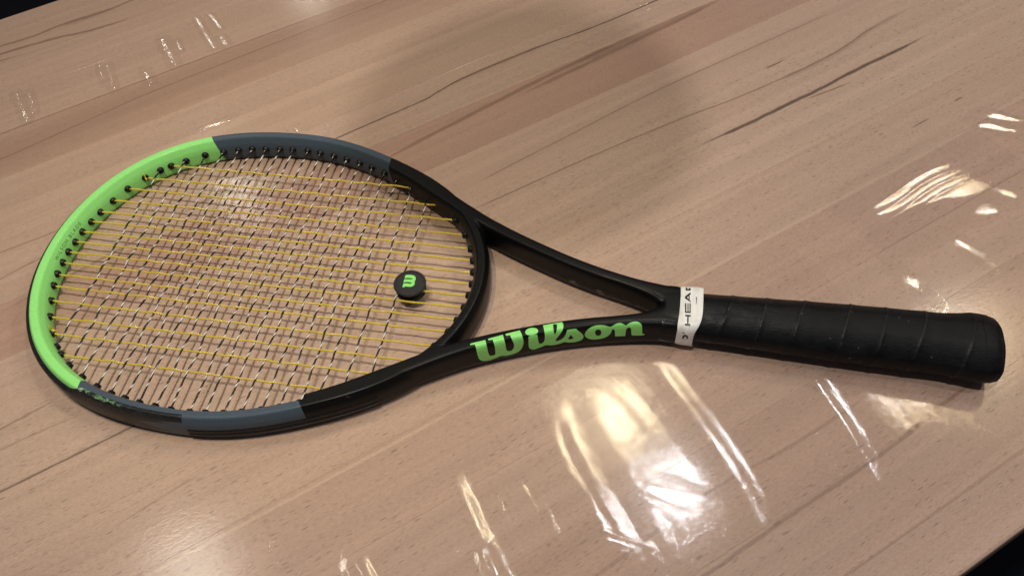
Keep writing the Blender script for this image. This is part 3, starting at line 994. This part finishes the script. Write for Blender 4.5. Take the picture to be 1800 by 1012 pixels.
# tie-off knots of the yellow string
def knot(c, ins, out):
    c = np.array(c); ins = np.array(ins, float); out = np.array(out, float)
    t = np.linspace(0, 1, 60)
    P = np.stack([c[0] + ins[0] * (0.0022 + 0.0011 * np.cos(t * 14)), c[1] + ins[1] * (0.0022 + 0.0011 * np.cos(t * 14)),
                  0.0013 * np.sin(t * 14) + 0.0006], 1)
    P[:, 0] += out[0] * 0.004 * (t - 0.3); P[:, 1] += out[1] * 0.004 * (t - 0.3); P[:, 2] += 0.0035 * np.clip(t - 0.75, 0, 1) * 4
    link('string_knot', string_tube('string_knot', P, 0.0006), MAT_MAIN, racket, smooth=True)


knot((wall_x(YM[1])[0], YM[1]), (0.72, -0.70), (-0.4, 0.5))
knot((wall_x(YM[14])[0], YM[14]), (0.72, 0.70), (-0.9, 0.2))

# grip -------------------------------------------------------------------------
GX = np.array([486, 500, 520, 552, 590, 626, 648, 656, 664, 671, 676, 679.5, 681.2])
GW = np.array([18.0, 18.2, 18.9, 20.0, 21.2, 21.9, 22.3, 23.2, 24.5, 24.7, 23.6, 20.8, 15.0])
GH = np.array([12.7, 13.0, 13.8, 14.9, 15.7, 15.9, 16.1, 16.5, 16.9, 16.8, 15.8, 13.6, 9.5])


def grip_mesh(name, xs):
    m = 96
    t = np.linspace(0, 2 * np.pi, m, endpoint=False)
    V = []
    PITCH = 25.5
    for x in xs:
        hw = float(interp(x, GX, GW)); hh = float(interp(x, GX, GH))
        # rounded octagon
        c, s = np.cos(t), np.sin(t)
        oc = 1 / np.maximum(np.maximum(np.abs(c), np.abs(s)), (np.abs(c) + np.abs(s)) * 0.735)
        rad = 0.38 * oc / 1.04 + 0.62
        ph = ((x - 489.5) / PITCH + 0.09 * math.sin(x * 0.083) + 0.02 * np.sin(3 * t + x * 0.21) + t / (2 * np.pi) + 0.16) % 1.0
        tw = 0.75 * np.exp(-ph * 16) + 0.22 * np.exp(-(1 - ph) * 22) + 0.10 * ph
        tw = tw * float(sstep(672, 660, x)) + (0.03 if x < 667.4 else 0.0)
        yy = hw * rad * c + tw * c; zz = hh * rad * s + tw * s
        V += [(x / 1000, a / 1000 - 0.0018, b / 1000) for a, b in zip(yy, zz)]
    n = len(xs)
    F = []
    for i in range(n - 1):
        for j in range(m):
            k = (j + 1) % m
            F.append((i * m + j, (i + 1) * m + j, (i + 1) * m + k, i * m + k))
    F.append(tuple(range(m)))
    F.append(tuple((n - 1) * m + j for j in range(m - 1, -1, -1)))
    me = mesh(name, V, F)
    bm = bmesh.new(); bm.from_mesh(me); bmesh.ops.recalc_face_normals(bm, faces=bm.faces); bm.to_mesh(me); bm.free()
    return me


MAT_GRIP = mat_grip()
grip = link('overgrip', grip_mesh('overgrip', np.arange(486.5, 667.6, 0.75)), MAT_GRIP, racket, smooth=True)
cap = link('butt_cap', grip_mesh('butt_cap', np.concatenate([np.linspace(666.6, 675, 14), np.linspace(675.4, 681.2, 18)])), MAT_GRIP, racket, smooth=True)

# finishing tape -----------------------------------------------------------------
def tape_mesh():
    m = 96
    t = np.linspace(0, 2 * np.pi, m, endpoint=False)
    V = []
    ks = np.linspace(0, 1, 18)
    for k in ks:
        for a in t:
            s_, c_ = math.sin(a), math.cos(a)
            near = max(0.0, -c_)
            x0 = 475.6 - 0.5 * near + 0.15 * math.sin(5 * a)
            x1 = 491.0 - 4.4 * near**1.5 + 0.35 * math.sin(3 * a + 1)
            x = x0 + (x1 - x0) * k
            hw = 18.95 + 0.25 * k; hh = 12.1 + (x - 475) / 17 * 1.3
            e = 4.0
            y = hw * math.copysign(abs(c_)**(2 / e), c_); z = hh * math.copysign(abs(s_)**(2 / e), s_)
            bulge = 0.5 * math.sin(math.pi * k)**0.3 + 0.10 * math.sin(9 * k + 3 * a)
            V.append((x / 1000, (y + bulge * c_) / 1000 - 0.0018, (z + bulge * s_) / 1000))
    F = []
    for i in range(len(ks) - 1):
        for j in range(m):
            k = (j + 1) % m
            F.append((i * m + j, (i + 1) * m + j, (i + 1) * m + k, i * m + k))
    me = mesh('finishing_tape', V, F)
    bm = bmesh.new(); bm.from_mesh(me); bmesh.ops.recalc_face_normals(bm, faces=bm.faces); bm.to_mesh(me); bm.free()
    return me


tme = tape_mesh()
tape = link('finishing_tape', tme, mat_tape(), racket, smooth=True)
BVH_TAPE = BVHTree.FromPolygons([v.co for v in tme.vertices], [p.vertices for p in tme.polygons])

# printed lettering, laid on the surfaces as thin film ---------------------------------


def ellipse(cx, cy, rx, ry, rot=0, n=28):
    a = np.linspace(0, 2 * np.pi, n, endpoint=False)
    c, s = math.cos(rot), math.sin(rot)
    return [(cx + rx * math.cos(q) * c - ry * math.sin(q) * s, cy + rx * math.cos(q) * s + ry * math.sin(q) * c) for q in a]


def smooth_poly(p, it=2):
    """corner cutting that keeps sharp corners"""
    p = np.array(p, float)
    for _ in range(it):
        q = []
        n = len(p)
        for i in range(n):
            a, b, c = p[i - 1], p[i], p[(i + 1) % n]
            u, v = (b - a), (c - b)
            ca = np.dot(u, v) / (np.linalg.norm(u) * np.linalg.norm(v) + 1e-9)
            if ca < 0.55: q.append(b)
            else: q += [b - 0.25 * u, b + 0.25 * v]
        p = np.array(q)
    return [tuple(x) for x in p]


def inside(P, poly):
    x, y = P[:, 0], P[:, 1]
    r = np.zeros(len(P), bool)
    n = len(poly)
    for i in range(n):
        x0, y0 = poly[i]; x1, y1 = poly[(i + 1) % n]
        if y0 == y1: continue
        c = ((y0 > y) != (y1 > y)) & (x < (x1 - x0) * (y - y0) / (y1 - y0) + x0)
        r ^= c
    return r


def decal(name, polys, to_px, bvh, mat, parent, lift=0.00012, step=1.0, inv=None, thick=0.0):
    """polys: list of (outer, [holes]) in tracing units; laid on the surface along the sight lines of the tracing"""
    V = []; F = []
    for outer, holes in polys:
        loops = [outer] + holes
        pts = []; edges = []
        for lp in loops:
            lp2 = []
            n = len(lp)
            for i in range(n):
                a = np.array(to_px(*lp[i])); b = np.array(to_px(*lp[(i + 1) % n]))
                k = max(1, int(np.linalg.norm(b - a) / step))
                lp2 += [tuple(a + (b - a) * q / k) for q in range(k)]
            s0 = len(pts)
            pts += lp2
            edges += [(s0 + i, s0 + (i + 1) % len(lp2)) for i in range(len(lp2))]
        bx = np.array(pts)
        gx, gy = np.meshgrid(np.arange(bx[:, 0].min(), bx[:, 0].max(), step), np.arange(bx[:, 1].min(), bx[:, 1].max(), step))
        G = np.stack([gx.ravel(), gy.ravel()], 1)
        pout = [to_px(*q) for q in outer]
        ok = inside(G, pout)
        for hl in holes:
            ok &= ~inside(G, [to_px(*q) for q in hl])
        G = G[ok]
        if len(G):
            d = np.min(np.hypot(G[:, None, 0] - bx[None, :, 0], G[:, None, 1] - bx[None, :, 1]), 1)
            G = G[d > step * 0.45]
        allp = [Vector(p) for p in pts] + [Vector(p) for p in G]
        vs, es, fs, *_ = geometry.delaunay_2d_cdt(allp, edges, [], 0, 1e-5)
        vs = np.array([tuple(v) for v in vs])
        base = len(V)
        last = None
        nrm = []
        for u, v in vs:
            d = px_ray(u, v)
            hit, no, fi, dist = bvh.ray_cast(CAML, d)
            if hit is None:
                q = CAML + d * (last if last else 0.7)
                hit, no, fi, dd = bvh.find_nearest(q)
            else:
                last = dist
            V.append(hit + no * lift)
        for f in fs:
            c = vs[list(f)].mean(0)[None]
            if inside(c, pout)[0] and not any(inside(c, [to_px(*q) for q in hl])[0] for hl in holes):
                F.append(tuple(base + i for i in f))
    if inv is not None:
        V = [inv @ v for v in V]
    me = mesh(name, V, F)
    bm = bmesh.new(); bm.from_mesh(me)
    ctr = inv @ CAML if inv is not None else CAML
    for f in bm.faces:
        if f.normal.dot(ctr - f.calc_center_median()) < 0:
            f.normal_flip()
    bm.to_mesh(me); bm.free()
    return link(name, me, mat, parent, smooth=True)


MAT_LOGO = mat_plain('green_print', (0.23, 0.68, 0.17), 0.32, 0.5, coat=0.2, noise_amt=0.08)
c1 = lambda x, y: (820 + x / 11.907, 560 + y / 11.907)
c2 = lambda x, y: (940 + x / 9.0, 545 + y / 9.0)
W_ = [(75, 528), (150, 500), (392, 447), (410, 510), (435, 620), (455, 720), (490, 770), (560, 765), (605, 740), (600, 610), (575, 520), (550, 440),
      (460, 452), (448, 422), (760, 335), (785, 420), (810, 520), (830, 640), (860, 675), (940, 670), (990, 610), (1000, 540), (950, 430), (910, 345),
      (830, 358), (815, 320), (1115, 243), (1150, 310), (1190, 430), (1195, 520), (1160, 620), (1090, 690), (1000, 730), (880, 765), (790, 775),
      (725, 770), (640, 810), (520, 855), (420, 880), (330, 880), (270, 850), (235, 780), (215, 680), (190, 570), (172, 540), (82, 552)]
ILS = [(-103, 428), (-92, 405), (40, 385), (46, 430), (60, 510), (80, 530), (130, 515), (158, 470), (160, 380), (145, 300), (130, 240), (280, 212), (430, 188),
       (450, 215), (455, 260), (440, 320), (390, 390), (335, 455), (328, 478), (350, 486), (400, 470), (450, 438), (485, 390), (505, 340), (512, 310),
       (640, 290), (660, 295), (680, 320), (740, 360), (772, 405), (770, 432), (740, 470), (680, 490), (620, 505), (520, 510), (470, 498), (420, 520),
       (330, 545), (230, 555), (180, 545), (120, 572), (0, 618), (-40, 622), (-80, 605), (-97, 575), (-100, 500), (-98, 440)]
L_HOLE = [(290, 228), (318, 220), (345, 222), (355, 260), (345, 330), (320, 385), (305, 360), (295, 300)]
S_HOLE = [(527, 447), (570, 387), (612, 435), (600, 450), (540, 460)]
ON = [(785, 390), (810, 330), (870, 275), (960, 240), (1050, 233), (1120, 240), (1190, 265), (1240, 240), (1290, 210), (1340, 200), (1390, 210), (1440, 240),
      (1500, 200), (1560, 182), (1610, 178), (1660, 195), (1695, 230), (1700, 290), (1700, 368), (1733, 372), (1735, 388), (1690, 398), (1540, 398), (1530, 385),
      (1525, 300), (1515, 275), (1490, 268), (1450, 290), (1440, 330), (1430, 405), (1270, 412), (1268, 320), (1250, 300), (1220, 305), (1215, 340),
      (1180, 390), (1120, 430), (1020, 455), (930, 462), (850, 450), (805, 420)]
decal('brand_lettering', [(smooth_poly(W_), [])], c1, BVH_FRAME, MAT_LOGO, racket)
decal('brand_lettering', [(ellipse(1365, 270, 137, 78, -0.14), [])], c1, BVH_FRAME, MAT_LOGO, racket)
decal('brand_lettering', [(smooth_poly(ILS), [smooth_poly(L_HOLE), smooth_poly(S_HOLE, 1)])], c2, BVH_FRAME, MAT_LOGO, racket)
decal('brand_lettering', [(smooth_poly(ON), [ellipse(1003, 352, 50, 50)])], c2, BVH_FRAME, MAT_LOGO, racket)

MAT_INK = mat_plain('black_print', (0.012, 0.012, 0.013), 0.4, 0.4)
c4 = lambda x, y: (1170 + x / 8.437, 490 + y / 8.437)
HEAD = [
    ([(298, 131), (322, 131), (322, 152), (345, 152), (345, 137), (371, 140), (371, 175), (298, 171)], []),
    ([(287, 264), (358, 206), (372, 207), (372, 228), (357, 240), (357, 318), (372, 328), (372, 348), (287, 288)], [[(318, 274), (341, 256), (341, 302)]]),
    ([(288, 360), (308, 361), (308, 486), (324, 486), (324, 361), (341, 361), (341, 486), (354, 486), (354, 362), (372, 362), (372, 506), (288, 504)], []),
    ([(290, 530), (372, 534), (372, 562), (342, 560), (340, 666), (366, 668), (366, 696), (286, 690), (286, 660), (318, 664), (321, 558), (290, 556)], []),
    ([(243, 884), (252, 842), (285, 824), (318, 834), (334, 858), (331, 890), (311, 888), (312, 866), (298, 852), (280, 856), (270, 884)], []),
    ([(246, 795), (284, 797), (283, 808), (246, 806)], []),
    ([(449, 268), (464, 272), (463, 320), (453, 382), (447, 380), (453, 320)], []),
]
decal('tape_lettering', HEAD, c4, BVH_TAPE, MAT_INK, tape, lift=0.00010, step=0.9)

# small dark model lettering printed on the inner wall of the green arc
def wall_text(body, t0, t1, z0, height, mat):
    cu = bpy.data.curves.new('wall_text', 'FONT')
    cu.body = body; cu.size = 1.0; cu.space_character = 1.35
    ob = bpy.data.objects.new('wall_text', cu)
    COL.objects.link(ob)
    dg = bpy.context.evaluated_depsgraph_get()
    me = bpy.data.meshes.new_from_object(ob.evaluated_get(dg))
    bpy.data.objects.remove(ob); bpy.data.curves.remove(cu)
    co = np.array([v.co[:] for v in me.vertices])
    x = (co[:, 0] - co[:, 0].min()) / np.ptp(co[:, 0])
    y = (co[:, 1] - co[:, 1].min()) / np.ptp(co[:, 1])
    t = t0 + (t1 - t0) * x
    ip = inner_pt(t)
    for i, v in enumerate(me.vertices):
        c = HC + (ip[i] - HC) * 0.93
        z = z0 + height * y[i]
        d = Vector((ip[i][0] - c[0], ip[i][1] - c[1], 0)).normalized()
        hit, no, fi, ds = BVH_FRAME.ray_cast(Vector((c[0], c[1], z)), d)
        v.co = (hit + no * 0.0001) if hit is not None else Vector((ip[i][0], ip[i][1], z))
    me.name = 'model_lettering'
    me.materials.clear()
    return link('model_lettering', me, mat, racket)


MAT_DKGREEN = mat_plain('dark_green_print', (0.035, 0.13, 0.035), 0.4, 0.4)
wall_text('WILSON BLADE', 3.255, 3.015, 0.0046, 0.0024, MAT_DKGREEN)

# ------------------------------------------------------------------ vibration dampener
damp = empty('vibration_dampener', 'round black rubber dampener with green letter emblem, clipped between the strings near the throat', 'dampener',
             MR @ Matrix.Translation((0.2859, -0.0027, 0)))
MAT_RUB = mat_plain('black_rubber', (0.009, 0.009, 0.010), 0.55, 0.4, noise_amt=0.6, noise_scale=700, bump=0.12)
dm = lathe('disc', [(0.0001, 0.0046), (0.0096, 0.0046), (0.0099, 0.0050), (0.0110, 0.0050), (0.0116, 0.0045), (0.0117, 0.0036), (0.0113, 0.0026), (0.0100, 0.0022)][::-1], 56)
link('disc', dm, MAT_RUB, damp, smooth=False)
link('waist', lathe('waist', [(0.0065, -0.0021), (0.0062, 0.0), (0.0065, 0.00225)], 32), MAT_RUB, damp, smooth=True)
link('lower_disc', lathe('lower_disc', [(0.0098, -0.0050), (0.0108, -0.0044), (0.0108, -0.0028), (0.0098, -0.0021)], 48), MAT_RUB, damp, smooth=True)
BVH_D = BVHTree.FromPolygons([v.co + Vector((0.2859, -0.0027, 0)) for v in dm.vertices], [p.vertices for p in dm.polygons])
c3 = lambda x, y: (685 + x / 15.571, 465 + y / 15.571)
WE = [(425, 300), (450, 283), (560, 280), (640, 290), (700, 325), (720, 385), (700, 440), (682, 460), (690, 510), (668, 570), (610, 606), (540, 610), (412, 598),
      (402, 622), (348, 618), (376, 514), (440, 512), (575, 524), (604, 510), (590, 490), (440, 470), (424, 488), (376, 486), (400, 402), (450, 398),
      (600, 406), (626, 392), (612, 374), (470, 362), (450, 378), (410, 376)]
decal('emblem', [(smooth_poly(WE), [])], c3, BVH_D, MAT_LOGO, damp, lift=0.00012, step=1.2, inv=Matrix.Translation((-0.2859, 0.0027, 0)))

# ------------------------------------------------------------------ unseen blocker added above the picture; it shades a round patch of wood
blocker = empty('shadow_blocker', 'unseen dark blocker added above the table to cast a round shadow', 'light blocker', Matrix.Translation((0.215, -0.27, 0.83)))
MAT_BLOCKER = mat_plain('dark_metal', (0.02, 0.02, 0.02), 0.45, 0.5)
blocker_prof = [(0.0845, 0.0), (0.0855, 0.0), (0.080, 0.035), (0.062, 0.078), (0.032, 0.105), (0.014, 0.118), (0.012, 0.150), (0.002, 0.152)]
link('blocker_dome', lathe('blocker_dome', blocker_prof + [], 40), MAT_BLOCKER, blocker, smooth=True)
link('blocker_cord', lathe('blocker_cord', [(0.0025, 0.150), (0.0025, 1.60)], 8), MAT_BLOCKER, blocker)
